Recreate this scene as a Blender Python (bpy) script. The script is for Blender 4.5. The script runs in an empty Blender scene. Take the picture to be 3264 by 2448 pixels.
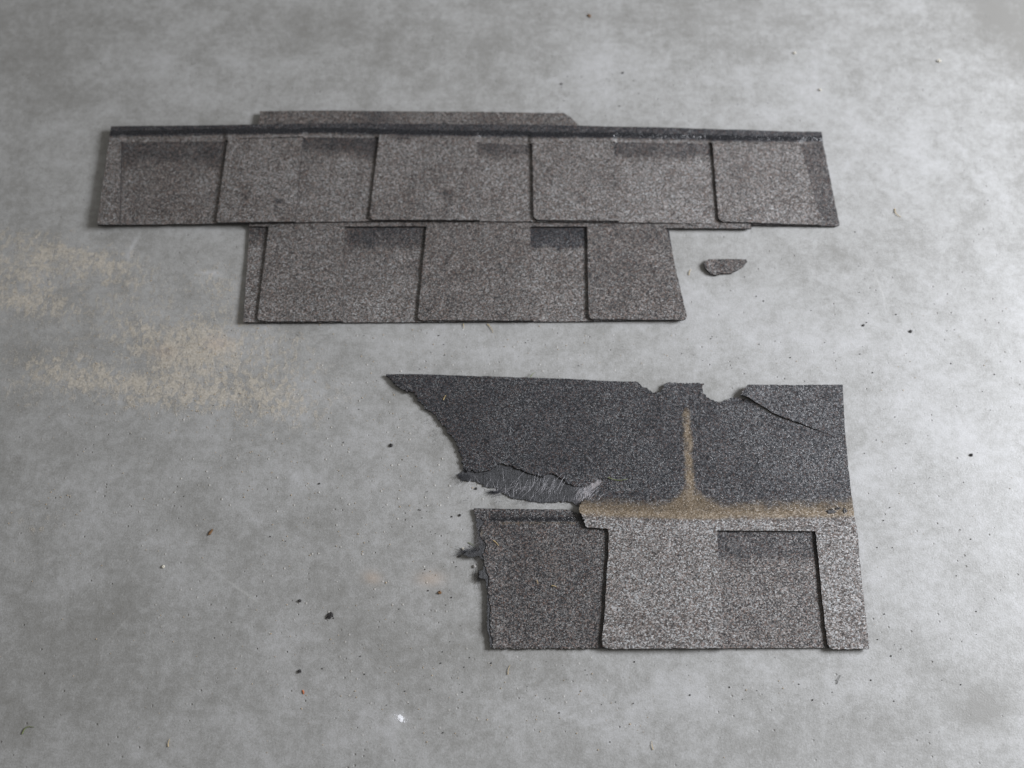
import bpy, bmesh, math, random
import numpy as np
from mathutils import Vector, noise
from mathutils.geometry import delaunay_2d_cdt

# ---------------------------------------------------------------- camera, light, exposure
S = bpy.context.scene
COL = S.collection
H, PITCH, LENS = 1.136, 66.0, 35.0
cam_d = bpy.data.cameras.new("camera"); cam = bpy.data.objects.new("camera", cam_d); COL.objects.link(cam)
cam.location = (0, 0, H); cam.rotation_euler = (math.radians(90 - PITCH), 0, 0)
cam_d.lens = LENS; cam_d.sensor_width = 36; cam_d.clip_start = 0.02; cam_d.clip_end = 100
cam_d.dof.use_dof = True; cam_d.dof.focus_distance = 1.15; cam_d.dof.aperture_fstop = 2.4
S.camera = cam

w = bpy.data.worlds.new("World"); S.world = w; w.use_nodes = True
bg = w.node_tree.nodes["Background"]; bg.inputs[0].default_value = (1.0, 0.970, 0.93, 1); bg.inputs[1].default_value = 0.26

def area(name, loc, target, sx, sy, power, color):
    l = bpy.data.lights.new(name, 'AREA'); l.shape = 'RECTANGLE'; l.size = sx; l.size_y = sy
    l.energy = power; l.color = color
    o = bpy.data.objects.new(name, l); COL.objects.link(o); o.location = loc
    o.rotation_euler = (Vector(target) - Vector(loc)).to_track_quat('-Z', 'Y').to_euler()
    return o
area("garage_door_daylight", (2.25, 0.80, 1.38), (0.2, 0.5, 0), 1.1, 0.8, 122, (0.945, 0.965, 1.02))

S.view_settings.view_transform = 'Standard'; S.view_settings.look = 'None'
S.view_settings.exposure = 0; S.view_settings.gamma = 1
try: S.view_settings.use_curve_mapping = False
except Exception: pass

# ---------------------------------------------------------------- tracing helpers
F = 3264 * LENS / 36
A = math.radians(90 - PITCH); CA, SA = math.cos(A), math.sin(A)
def unp(px, py, z=0.0):
    u = (px - 1632) / F; v = -(py - 1224) / F
    dy = v * CA + SA; dz = v * SA - CA
    t = (z - H) / dz
    return u * t, dy * t
def prj(x, y, z=0.0):
    zz = z - H
    cy = y * CA + zz * SA; cz = -y * SA + zz * CA
    return 1632 + F * x / -cz, 1224 - F * cy / -cz
def Z(x0, y0, s, pts): return [(x0 + a / s, y0 + b / s) for a, b in pts]
def sm(a, b, t):
    if a == b: return float(t > a)
    k = min(1, max(0, (t - a) / (b - a))); return k * k * (3 - 2 * k)
def lin(pts, x):
    if x <= pts[0][0]: return pts[0][1]
    for (a, b), (c, d) in zip(pts, pts[1:]):
        if x <= c: return b + (d - b) * (x - a) / (c - a)
    return pts[-1][1]
def smlin(pts, x):
    if x <= pts[0][0]: return pts[0][1]
    for (a, b), (c, d) in zip(pts, pts[1:]):
        if x <= c: return b + (d - b) * sm(a, c, x)
    return pts[-1][1]

# ---------------------------------------------------------------- node helpers
class NT:
    def __init__(s, name):
        s.m = bpy.data.materials.new(name); s.m.use_nodes = True
        s.t = s.m.node_tree; s.n = s.t.nodes; s.n.clear()
        s.out = s.n.new('ShaderNodeOutputMaterial'); s.b = s.n.new('ShaderNodeBsdfPrincipled')
        s.t.links.new(s.b.outputs[0], s.out.inputs[0])
        s.co = s.n.new('ShaderNodeTexCoord').outputs['Object']
    def put(s, inp, v):
        if v is None: return
        if isinstance(v, bpy.types.NodeSocket): s.t.links.new(v, inp)
        else: inp.default_value = v
    def math(s, op, a, b=None, c=None, clamp=False):
        n = s.n.new('ShaderNodeMath'); n.operation = op; n.use_clamp = clamp
        s.put(n.inputs[0], a); s.put(n.inputs[1], b)
        if c is not None: s.put(n.inputs[2], c)
        return n.outputs[0]
    def vmath(s, op, a, b=None, scale=None):
        n = s.n.new('ShaderNodeVectorMath'); n.operation = op
        s.put(n.inputs[0], a)
        if b is not None: s.put(n.inputs[1], b)
        if scale is not None: s.put(n.inputs['Scale'], scale)
        return n.outputs[0]
    def noise(s, scale, detail=3, rough=0.55, co=None, dist=0.0):
        n = s.n.new('ShaderNodeTexNoise'); s.put(n.inputs['Vector'], co or s.co)
        n.inputs['Scale'].default_value = scale; n.inputs['Detail'].default_value = detail
        n.inputs['Roughness'].default_value = rough; n.inputs['Distortion'].default_value = dist
        return n.outputs['Fac']
    def vor(s, scale, co=None, feature='F1', rnd=1.0):
        n = s.n.new('ShaderNodeTexVoronoi'); s.put(n.inputs['Vector'], co or s.co)
        n.feature = feature; n.inputs['Scale'].default_value = scale; n.inputs['Randomness'].default_value = rnd
        return n
    def attr(s, name):
        n = s.n.new('ShaderNodeAttribute'); n.attribute_name = name; return n.outputs['Fac']
    def ramp(s, fac, stops, interp='LINEAR'):
        n = s.n.new('ShaderNodeValToRGB'); s.put(n.inputs[0], fac); r = n.color_ramp; r.interpolation = interp
        while len(r.elements) < len(stops): r.elements.new(0.5)
        for e, (p, c) in zip(r.elements, stops):
            e.position = p; e.color = (*c, 1) if len(c) == 3 else c
        return n.outputs[0]
    def mapr(s, v, a, b, c=0, d=1):
        n = s.n.new('ShaderNodeMapRange'); s.put(n.inputs[0], v)
        for i, k in enumerate((a, b, c, d)): n.inputs[1 + i].default_value = k
        n.interpolation_type = 'SMOOTHSTEP'
        return n.outputs[0]
    def mix(s, f, a, b, mode='MIX'):
        n = s.n.new('ShaderNodeMix'); n.data_type = 'RGBA'; n.blend_type = mode
        s.put(n.inputs[0], f)
        s.put(n.inputs[6], (*a, 1) if isinstance(a, tuple) and len(a) == 3 else a)
        s.put(n.inputs[7], (*b, 1) if isinstance(b, tuple) and len(b) == 3 else b)
        return n.outputs[2]
    def bump(s, h, strength=0.5, dist=0.001, normal=None):
        n = s.n.new('ShaderNodeBump'); s.put(n.inputs['Height'], h)
        n.inputs['Strength'].default_value = strength; n.inputs['Distance'].default_value = dist
        if normal is not None: s.put(n.inputs['Normal'], normal)
        return n.outputs[0]
    def done(s, col, rough, normal=None, spec=None):
        s.put(s.b.inputs['Base Color'], (*col, 1) if isinstance(col, tuple) and len(col) == 3 else col)
        s.put(s.b.inputs['Roughness'], rough)
        if normal is not None: s.put(s.b.inputs['Normal'], normal)
        if spec is not None: s.put(s.b.inputs['Specular IOR Level'], spec)
        return s.m

# ---------------------------------------------------------------- materials
def granules():
    n = NT("mineral_granules")
    wob = n.n.new('ShaderNodeTexNoise'); n.put(wob.inputs['Vector'], n.co); wob.inputs['Scale'].default_value = 900
    co = n.vmath('ADD', n.co, n.vmath('SCALE', wob.outputs['Color'], scale=0.0005))
    v = n.vor(760, co)
    v2 = n.vor(1300, co)
    sep = n.n.new('ShaderNodeSeparateColor'); n.put(sep.inputs[0], v.outputs['Color'])
    sp2 = n.n.new('ShaderNodeSeparateColor'); n.put(sp2.inputs[0], v2.outputs['Color'])
    r, g, b_ = sep.outputs
    tone = n.attr('tone')
    big = n.math('SUBTRACT', n.noise(38, 4, 0.6), 0.5)
    big2 = n.math('SUBTRACT', n.noise(130, 3, 0.6), 0.5)
    k = n.math('ADD', n.math('MULTIPLY', r, 0.50), n.math('MULTIPLY', sp2.outputs[0], 0.50))
    t = n.math('ADD', tone, n.math('MULTIPLY', big, 0.32))
    t = n.math('ADD', t, n.math('MULTIPLY', big2, 0.20))
    x = n.math('ADD', k, n.math('MULTIPLY', n.math('SUBTRACT', t, 0.5), 0.95), clamp=True)
    col = n.ramp(x, [(0.0, (0.020, 0.021, 0.024)), (0.22, (0.032, 0.033, 0.037)), (0.40, (0.056, 0.053, 0.052)),
                     (0.58, (0.098, 0.089, 0.083)), (0.76, (0.155, 0.150, 0.146)), (0.90, (0.215, 0.220, 0.223)), (1.0, (0.32, 0.335, 0.34))])
    # brown, rust and bluish grains
    rust = n.math('GREATER_THAN', g, 0.84)
    col = n.mix(n.math('MULTIPLY', rust, 0.55), col, n.mix(0.45, col, (0.23, 0.115, 0.07)))
    brn = n.math('LESS_THAN', g, 0.38)
    col = n.mix(n.math('MULTIPLY', brn, 0.5), col, n.mix(1.0, col, (1.14, 0.97, 0.88), 'MULTIPLY'))
    col = n.mix(n.mapr(tone, 0.29, 0.15), col, n.mix(1.0, col, (0.90, 0.955, 1.03), 'MULTIPLY'))
    col = n.mix(n.mapr(tone, 0.42, 0.12), col, n.mix(1.0, col, (0.66, 0.67, 0.70), 'MULTIPLY'))
    glint = n.math('MULTIPLY', n.math('GREATER_THAN', sp2.outputs[2], 0.90), n.math('LESS_THAN', v2.outputs['Distance'], 0.42))
    col = n.mix(n.math('MULTIPLY', glint, 0.75), col, (0.36, 0.38, 0.385))  # sparse sparkle painted into the grain colour
    # tan dust
    tan = n.attr('tan')
    tn = n.mapr(n.math('ADD', tan, n.math('MULTIPLY', n.math('SUBTRACT', n.noise(300, 3, 0.7), 0.5), 0.7)), 0.25, 0.95)
    tn = n.math('MULTIPLY', tn, n.math('GREATER_THAN', tan, 0.02))
    dust = n.ramp(n.math('ADD', n.math('MULTIPLY', sp2.outputs[1], 0.6), n.math('MULTIPLY', tone, 0.5)),
                  [(0, (0.050, 0.036, 0.021)), (0.42, (0.140, 0.102, 0.058)), (1, (0.30, 0.235, 0.16))])
    col = n.mix(n.math('MULTIPLY', tn, 0.82), col, dust)
    # asphalt sealant
    seal = n.attr('seal')
    se = n.mapr(n.math('ADD', seal, n.math('MULTIPLY', n.math('SUBTRACT', n.noise(420, 3, 0.6), 0.5), 0.9)), 0.35, 0.65)
    se = n.math('MULTIPLY', se, n.math('GREATER_THAN', seal, 0.02))
    col = n.mix(n.math('MULTIPLY', se, 0.86), col, (0.012, 0.013, 0.016))
    # every grain is a small facet leaning its own way
    lean = n.vmath('SUBTRACT', v.outputs['Color'], (0.5, 0.5, 0.5))
    lean = n.vmath('MULTIPLY', lean, (0.50, 0.50, 0.0))
    geo = n.n.new('ShaderNodeNewGeometry')
    nm = n.vmath('NORMALIZE', n.vmath('ADD', geo.outputs['Normal'], lean))
    hgt = n.math('ADD', n.math('MULTIPLY', v.outputs['Distance'], -1.0), n.math('MULTIPLY', b_, 0.5))
    nm = n.bump(hgt, 0.30, 0.0009, nm)
    rough = n.math('SUBTRACT', n.math('MULTIPLY_ADD', g, 0.35, 0.38), n.math('MULTIPLY', se, 0.32))
    return n.done(col, rough, nm, 0.5)
def asphalt_edge():
    n = NT("asphalt_cut_edge")
    c = n.ramp(n.vor(700).outputs['Distance'], [(0, (0.035, 0.03, 0.027)), (0.6, (0.010, 0.009, 0.009))])
    return n.done(c, 0.75, n.bump(n.noise(900, 3), 0.6, 0.001))
def mat_felt():
    n = NT("glass_fibre_mat")
    mp = n.n.new('ShaderNodeMapping'); n.put(mp.inputs[0], n.co); mp.inputs['Rotation'].default_value = (0, 0, -0.95)
    mp.inputs['Scale'].default_value = (1, 0.10, 1)
    st = n.noise(900, 3, 0.7, mp.outputs[0])
    pale = n.attr('tan')
    f = n.math('ADD', n.math('MULTIPLY', st, 0.5), n.math('MULTIPLY', n.noise(220, 6, 0.75), 0.75))
    f = n.math('ADD', f, n.math('MULTIPLY', pale, 0.33))
    c = n.ramp(f, [(0.42, (0.008, 0.008, 0.009)), (0.62, (0.024, 0.025, 0.028)), (0.82, (0.065, 0.066, 0.072)), (1.0, (0.27, 0.25, 0.255))])
    return n.done(c, 0.5, n.bump(f, 0.9, 0.0012))
def plain(name, c, rough=0.6, var=0.3, scale=400, bump=0.4):
    n = NT(name); f = n.noise(scale, 4, 0.6)
    col = n.ramp(f, [(0.3, tuple(k * (1 - var) for k in c)), (0.7, tuple(min(1, k * (1 + var)) for k in c))])
    return n.done(col, rough, n.bump(f, bump, 0.0006))
def concrete():
    n = NT("trowelled_concrete")
    base = n.noise(5.5, 6, 0.62, dist=0.4)
    mid = n.noise(17, 9, 0.74, dist=0.25)
    fine = n.noise(90, 8, 0.78)
    micro = n.noise(480, 3, 0.7)
    f = n.math('SUBTRACT', n.math('MULTIPLY', base, 0.26), 0.05)
    f = n.math('ADD', f, n.math('SUBTRACT', n.math('MULTIPLY', mid, 0.53), 0.028))
    f = n.math('ADD', f, n.math('SUBTRACT', n.math('MULTIPLY', fine, 0.52), 0.05))
    f = n.math('ADD', f, n.math('MULTIPLY', n.math('SUBTRACT', micro, 0.5), 0.34))
    f = n.math('ADD', f, n.math('MULTIPLY', n.attr('pale'), 0.13))
    f = n.math('SUBTRACT', f, n.math('MULTIPLY', n.attr('dirt_and_shade'), 0.17))
    col = n.ramp(f, [(0.36, (0.215, 0.212, 0.200)), (0.48, (0.270, 0.269, 0.259)), (0.56, (0.325, 0.325, 0.317)),
                     (0.64, (0.372, 0.373, 0.370)), (0.82, (0.45, 0.452, 0.455))])
    # hairline swirls and scuffs left by the trowel
    sc = n.vor(3.1, n.vmath('ADD', n.co, n.vmath('SCALE', n.t.nodes.new('ShaderNodeTexNoise').outputs['Color'], scale=0.25)), 'DISTANCE_TO_EDGE')
    ln = n.mapr(sc.outputs['Distance'], 0.0, 0.006, 1, 0)
    ln = n.math('MULTIPLY', ln, n.mapr(n.noise(7, 3), 0.55, 0.75))
    col = n.mix(n.math('MULTIPLY', ln, 0.35), col, (0.52, 0.52, 0.50))
    # dark pinholes
    pv = n.vor(120); rs = n.n.new('ShaderNodeSeparateColor'); n.put(rs.inputs[0], pv.outputs['Color'])
    pin = n.math('MULTIPLY', n.mapr(pv.outputs['Distance'], 0.06, 0.19, 1, 0), n.math('GREATER_THAN', rs.outputs[0], 0.80))
    pin = n.math('MULTIPLY', pin, n.mapr(n.noise(9, 2), 0.35, 0.62))
    col = n.mix(n.math('MULTIPLY', pin, 0.50), col, (0.12, 0.11, 0.10))
    # small raised pale nubs
    bv = n.vor(120, n.vmath('ADD', n.co, (3.3, 1.7, 0.0))); bs = n.n.new('ShaderNodeSeparateColor'); n.put(bs.inputs[0], bv.outputs['Color'])
    nub = n.math('MULTIPLY', n.mapr(bv.outputs['Distance'], 0.06, 0.20, 1, 0), n.math('GREATER_THAN', bs.outputs[1], 0.72))
    nub = n.math('MULTIPLY', nub, n.attr('nubs'))
    col = n.mix(n.math('MULTIPLY', nub, 0.30), col, (0.58, 0.53, 0.45))
    # thin dried mud film
    sd = n.attr('sand')
    cv_ = n.vor(230, n.vmath('MULTIPLY', n.co, (1.0, 0.6, 1.0))); cs = n.n.new('ShaderNodeSeparateColor'); n.put(cs.inputs[0], cv_.outputs['Color'])
    s = n.math('ADD', n.math('MULTIPLY', sd, 1.0), n.math('MULTIPLY', n.math('SUBTRACT', n.noise(52, 7, 0.85), 0.5), 3.6))
    s = n.math('SUBTRACT', s, n.math('MULTIPLY', cs.outputs[0], 1.05))
    s = n.math('ADD', s, n.math('MULTIPLY', n.math('SUBTRACT', n.noise(240, 5, 0.85), 0.5), 3.2))
    s = n.math('MULTIPLY', n.mapr(s, -0.20, 0.95), n.mapr(sd, 0.02, 0.30))
    mud = n.mix(n.mapr(n.noise(330, 3, .7), 0.35, 0.65), (0.38, 0.335, 0.26), (0.60, 0.54, 0.45))
    col = n.mix(n.math('MULTIPLY', s, 0.60), col, mud)
    # rust and oil spots, white smear
    col = n.mix(n.math('MULTIPLY', n.attr('peach'), 0.35), col, (0.56, 0.42, 0.31))
    hb = n.math('ADD', n.math('MULTIPLY', fine, 0.35), n.math('MULTIPLY', micro, 0.25))
    hb = n.math('ADD', hb, n.math('MULTIPLY', nub, 0.6)); hb = n.math('SUBTRACT', hb, n.math('MULTIPLY', pin, 0.8))
    hb = n.math('ADD', hb, n.math('MULTIPLY', s, 0.35))
    rough = n.math('ADD', n.math('MULTIPLY', mid, 0.30), 0.36)
    rough = n.math('ADD', rough, n.math('MULTIPLY', s, 0.25))
    return n.done(col, rough, n.bump(hb, 0.75, 0.0013), 0.45)

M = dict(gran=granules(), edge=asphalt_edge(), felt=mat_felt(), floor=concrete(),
         fibre=plain("glass_fibre", (0.34, 0.33, 0.35), 0.4, 0.3, 900),
         darkfib=plain("dark_fibre", (0.045, 0.047, 0.055), 0.5, 0.4, 900),
         tar=plain("black_tar_crumb", (0.022, 0.020, 0.020), 0.5, 0.5, 1500, 0.8),
         brown=plain("brown_crumb", (0.16, 0.085, 0.035), 0.7, 0.5, 1500, 0.8),
         orange=plain("orange_flake", (0.42, 0.14, 0.06), 0.6, 0.3, 900),
         pale=plain("pale_stone_chip", (0.58, 0.55, 0.47), 0.6, 0.25, 1500, 0.8),
         white=plain("white_plaster_crumb", (0.82, 0.83, 0.86), 0.7, 0.12, 900),
         straw=plain("dry_straw", (0.46, 0.35, 0.17), 0.6, 0.3, 700),
         green=plain("green_grass", (0.14, 0.17, 0.06), 0.6, 0.3, 700),
         grit=plain("sandy_grit", (0.42, 0.33, 0.22), 0.8, 0.35, 900),
         litegran=plain("grey_grain", (0.30, 0.29, 0.28), 0.6, 0.3, 900))

# ---------------------------------------------------------------- object helpers
def thing(name, loc, label, cat, group=None):
    o = bpy.data.objects.new(name, None); COL.objects.link(o); o.location = loc
    o.empty_display_size = 0.02
    o['label'] = label; o['category'] = cat
    if group: o['group'] = group
    return o
def tag(o, label, cat, group=None):
    o['label'] = label; o['category'] = cat
    if group: o['group'] = group
    return o

rnd = random.Random(7)
def rag(pts, step, amp, closed=True, seed=0):
    """subdivide an outline of world xy points and roughen it"""
    out = []; n = len(pts); acc = seed * 17.3; jr = random.Random(seed + 90)
    for i in range(n if closed else n - 1):
        a = pts[i]; b = pts[(i + 1) % n]
        am = a[2] if len(a) > 2 else amp
        L = math.hypot(b[0] - a[0], b[1] - a[1]); k = max(1, int(L / step))
        nx, ny = (-(b[1] - a[1]) / max(L, 1e-9), (b[0] - a[0]) / max(L, 1e-9))
        for j in range(k):
            t = j / k; acc += L / k
            e = am * (noise.noise(Vector((acc * 140, seed * 3.1, 0))) * 1.2 + noise.noise(Vector((acc * 420, seed, 5))) * 0.9)
            if am > 0.0010: e += am * jr.uniform(-.75, .75)
            if j == 0: e *= 0.4
            out.append((a[0] + (b[0] - a[0]) * t + nx * e, a[1] + (b[1] - a[1]) * t + ny * e))
    return out

def wave(x, y, seed):
    return 0.0007 * noise.noise(Vector((x * 7, y * 9, seed))) + 0.0002 * noise.noise(Vector((x * 24, y * 26, seed + 4)))

def slab(name, px, parent, ztop, thick, attrs=None, amp=0.0004, step=0.0018, cell=0.0035, mats=None, seed=1, extra=None):
    """thick sheet from an outline in photo coordinates; ztop(px,py) is the height of its face above the floor"""
    mats = mats or [M['gran'], M['edge']]
    ox, oy, oz = parent.location
    pw = []
    for p in px:
        z = ztop(p[0], p[1]); X, Y = unp(p[0], p[1], z)
        pw.append((X, Y) + ((p[2],) if len(p) > 2 else ()))
    if sum(pw[i][0] * pw[(i + 1) % len(pw)][1] - pw[(i + 1) % len(pw)][0] * pw[i][1] for i in range(len(pw))) < 0:
        pw = [(p[0], p[1]) + ((pw[(i + 1) % len(pw)][2],) if len(pw[(i + 1) % len(pw)]) > 2 else ()) for i, p in enumerate(pw)][::-1]
    o2 = rag(pw, step, amp, True, seed)
    xs = [p[0] for p in o2]; ys = [p[1] for p in o2]; g = cell; pts = [Vector(p) for p in o2]; n0 = len(pts); rj = random.Random(seed)
    for j in range(int(min(ys) / g), int(max(ys) / g) + 2):
        for i in range(int(min(xs) / g) - 1, int(max(xs) / g) + 2):
            pts.append(Vector(((i + 0.3 * rj.random() + (j % 2) * 0.5) * g, (j + 0.3 * rj.random()) * g)))
    cv, ce, cf, _a, _b, _c = delaunay_2d_cdt(pts, [(i, (i + 1) % n0) for i in range(n0)], [], 1, 1e-6)
    used = sorted({i for f_ in cf for i in f_}); mp = {u: i for i, u in enumerate(used)}
    cv = [cv[u] for u in used]; cf = [[mp[i] for i in f_] for f_ in cf]
    V = []; T = []; N = len(cv)
    for v in cv:
        p = prj(v.x, v.y, 0.004); z = ztop(*p); p = prj(v.x, v.y, z); z = ztop(*p)
        z += wave(v.x, v.y, 1.0)
        V.append((v.x - ox, v.y - oy, max(z, thick + 0.0002) - oz)); T.append(p)
    faces = []; mi = []
    for ids in cf:
        p0, p1, p2 = (cv[i] for i in ids[:3])
        if (p1 - p0).cross(p2 - p0) < 0: ids = ids[::-1]
        faces.append(ids); mi.append(0)
    V2 = [(x, y, z - thick) for x, y, z in V]
    nt = len(faces)
    for i in range(nt): faces.append([a + N for a in reversed(faces[i])]); mi.append(1)
    cnt = {}
    for i in range(nt):
        ids = faces[i]
        for a, b in zip(ids, ids[1:] + ids[:1]):
            cnt[(a, b)] = 1
    # side wall: own vertices so the rim stays crisp
    base = 2 * N; side = []
    for (a, b) in cnt:
        if (b, a) not in cnt:
            q = base + len(side)
            side += [V[a], V[b], V2[b], V2[a]]
            faces.append([q + 1, q, q + 3, q + 2]); mi.append(1)
            T_side = (T[a], T[b], T[b], T[a])
            cnt[(a, b)] = T_side
    tside = [t for k_, t in cnt.items() if t != 1 for t in t]
    allv = V + V2 + side
    allT = T + T + tside
    me_v = allv
    if extra: # extra strands appended to the same mesh
        for ev, ef, em in extra:
            q = len(me_v); me_v = me_v + [(a - ox, b - oy, c - oz) for a, b, c in ev]; allT = allT + [(0, 0)] * len(ev)
            faces += [[i + q for i in f_] for f_ in ef]; mi += [em] * len(ef)
    me = bpy.data.meshes.new(name); me.from_pydata(me_v, [], faces); me.update()
    for m_ in mats: me.materials.append(m_)
    me.polygons.foreach_set('material_index', mi)
    me.polygons.foreach_set('use_smooth', [m_ == 0 for m_ in mi])
    names = ('tone', 'tan', 'seal')
    vals = np.zeros((3, len(me_v)), dtype=np.float32)
    for i, p in enumerate(allT):
        if p == (0, 0): continue
        vals[:, i] = attrs(*p) if attrs else (0.5, 0, 0)
    for i, nm in enumerate(names):
        at = me.attributes.new(nm, 'FLOAT', 'POINT'); at.data.foreach_set('value', vals[i])
    o = bpy.data.objects.new(name, me); COL.objects.link(o); o.parent = parent
    return o

def strand(pts, r0, r1, sides=4):
    vs = []; fs = []; n = len(pts)
    for i, p in enumerate(pts):
        a = Vector(pts[max(0, i - 1)]); b = Vector(pts[min(n - 1, i + 1)]); d = (b - a)
        if d.length < 1e-9: d = Vector((1, 0, 0))
        d.normalize(); s = d.cross(Vector((0, 0, 1)))
        if s.length < 1e-3: s = Vector((1, 0, 0))
        s.normalize(); u = s.cross(d); r = r0 + (r1 - r0) * i / (n - 1)
        for k in range(sides):
            t = 2 * math.pi * k / sides
            q = Vector(p) + (s * math.cos(t) + u * math.sin(t)) * r
            vs.append(tuple(q))
    for i in range(n - 1):
        for k in range(sides):
            a = i * sides + k; b = i * sides + (k + 1) % sides
            fs.append([a, b, b + sides, a + sides])
    fs.append(list(range(sides))[::-1]); fs.append([(n - 1) * sides + k for k in range(sides)])
    return vs, fs

def chunk_data(rx, ry, rz, seed, sub=2, rough=0.35):
    bm = bmesh.new(); bmesh.ops.create_icosphere(bm, subdivisions=sub, radius=1)
    for v in bm.verts:
        k = 1 + rough * noise.noise(v.co * 1.7 + Vector((seed * 3.3, seed, 0))) * 1.6 + rough * 0.5 * noise.noise(v.co * 5 + Vector((seed, 0, 9)))
        v.co = Vector((v.co.x * rx * k, v.co.y * ry * k, (v.co.z * k * 0.9 + 0.72) * rz))
        v.co.z = max(v.co.z, 0)
    return bm
def chunk(name, px, py, rx, ry, rz, mat, label, cat, seed, z=0.0, group=None, rot=0, sub=2):
    bm = chunk_data(rx, ry, rz, seed, sub); me = bpy.data.meshes.new(name); bm.to_mesh(me); bm.free(); me.materials.append(mat)
    o = bpy.data.objects.new(name, me); COL.objects.link(o)
    x, y = unp(px, py, z); o.location = (x, y, z); o.rotation_euler.z = rot
    return tag(o, label, cat, group)

# ---------------------------------------------------------------- concrete floor
K = 3264 / 2212
def floor():
    def axis(lo, hi, step, far):
        inner = list(np.arange(lo, hi + 1e-6, step))
        return [lo - far, lo - far * .5, lo - far * .2] + inner + [hi + far * .2, hi + far * .5, hi + far]
    xs = axis(-0.85, 0.85, 0.004, 5); ys = axis(-0.05, 1.25, 0.004, 5)
    nx, ny = len(xs), len(ys)
    V = [(x, y, 0.0) for y in ys for x in xs]
    Fs = [(j * nx + i, j * nx + i + 1, (j + 1) * nx + i + 1, (j + 1) * nx + i) for j in range(ny - 1) for i in range(nx - 1)]
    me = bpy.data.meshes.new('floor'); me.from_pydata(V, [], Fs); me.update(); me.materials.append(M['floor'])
    # blobs: (cx, cy, rx, ry, angle deg, weight) in photo units / 1.4756
    sand = [(20, 600, 130, 60, 8, .8), (110, 545, 120, 26, 12, .75), (240, 580, 70, 30, 20, .5), (60, 655, 100, 22, 5, .7), (300, 720, 90, 40, 30, .38),
            (430, 735, 48, 32, 15, 1.5), (400, 790, 70, 34, 0, .95), (330, 735, 60, 30, 20, .6), (120, 800, 110, 32, 8, .62), (250, 830, 130, 34, 10, .62), (520, 740, 60, 50, 20, .42),
            (395, 850, 130, 36, 6, .8), (200, 770, 190, 90, 14, .22), (620, 740, 60, 30, 0, .3), (160, 560, 180, 60, 12, .25), (650, 850, 110, 60, 10, .25), (540, 855, 90, 42, 12, .66), (480, 620, 60, 50, 60, .38), (350, 650, 130, 60, 20, .22), (560, 780, 120, 60, 10, .35),
            (30, 860, 80, 30, 0, .25), (90, 1130, 60, 25, 0, .3), (640, 880, 60, 40, 0, .25), (60, 1210, 60, 14, 0, .18)]
    pale = [(1290, 155, 80, 80, 30, .75), (1150, 190, 170, 60, 8, .3), (330, 160, 240, 60, 10, .35), (600, 180, 120, 50, 0, .3), (1700, 200, 200, 140, 10, .45),
            (1500, 700, 420, 90, 0, .40), (830, 740, 300, 60, 5, .25), (1980, 760, 260, 200, 0, .35), (2050, 1100, 200, 300, 0, .38), (1400, 1500, 280, 90, 0, .25),
            (1250, 1560, 220, 70, 10, .30), (700, 1000, 200, 120, 0, .12), (1950, 330, 160, 130, 0, .4), (910, 1180, 60, 60, 0, .2), (420, 930, 120, 60, 0, .12), (865, 1552, 16, 14, 0, 1.6),
            (640, 1030, 60, 26, 50, .25), (1600, 1460, 320, 60, 0, .25), (150, 380, 80, 130, 0, .15), (1010, 130, 60, 30, 0, .25), (1720, 620, 160, 70, 0, .3), (290, 525, 34, 3, -60, 1.6), (278, 560, 18, 3, -70, 1.4), (443, 588, 20, 4, 5, 1.8), (470, 592, 8, 4, 30, 1.2), (530, 600, 6, 8, 0, .8), (640, 1035, 30, 3, 55, 1.2), (1230, 1545, 40, 3, 20, 1.0), (1280, 1560, 26, 3, -10, 1.0), (1150, 1500, 50, 3, 35, .8)]
    dirt_and_shade = [(700, 50, 230, 60, 8, .35), (830, 130, 180, 50, 10, .3), (80, 60, 160, 140, 0, .30), (2215, 0, 190, 110, 40, 1.6), (1480, 60, 260, 50, 0, .3),  # top right corner shade painted into the floor colour, beside real stains
             (2120, 1530, 52, 44, 0, 1.25), (2110, 1500, 80, 70, 0, .25), (1960, 1420, 90, 50, 0, .25), (1000, 1400, 260, 90, 0, .35), (150, 1500, 300, 170, 0, .30), (250, 1280, 260, 130, 0, .20),
             (230, 950, 160, 60, 0, .2), (60, 760, 160, 30, 0, .35), (1925, 405, 40, 6, 30, .65), (1885, 385, 22, 6, 60, .5), (1915, 425, 26, 5, 40, .5), (1635, 115, 60, 20, 0, .45), (1980, 560, 50, 40, 0, .22),
             (2120, 860, 60, 40, 0, .25), (1810, 560, 120, 40, 0, .12), (1855, 760, 14, 8, 0, .5), (2130, 790, 20, 14, 0, .5), (2060, 690, 20, 12, 0, .4), (2090, 470, 26, 16, 0, .4), (2205, 400, 14, 22, 0, .5), (1630, 620, 40, 20, 0, .2),
             (530, 310, 120, 60, 0, .18), (320, 250, 130, 60, 0, .2), (830, 1380, 130, 60, 20, .2), (1200, 1450, 160, 50, 0, .3), (650, 700, 180, 30, 0, .15), (1700, 1585, 180, 60, 0, .3)]
    peach = [(930, 1110 + 140, 26, 14, 0, .9), (912, 1145, 22, 22, 0, 0), (1180, 1445 - 600, 0.1, 0.1, 0, 0), (805, 1248, 18, 12, 20, .9), (800, 1395 - 500, .1, .1, 0, 0), (470, 742, 26, 14, 0, .8), (355, 760, 24, 14, 0, .6), (590, 1540 - 290, 0.1, 0.1, 0, 0), (1010, 870, 40, 20, 0, .3)]
    P = np.array([prj(x, y) for (x, y, z) in V]) / K
    inside = (np.abs(P[:, 0] - 1106) < 1500) & (np.abs(P[:, 1] - 830) < 1300)
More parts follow.
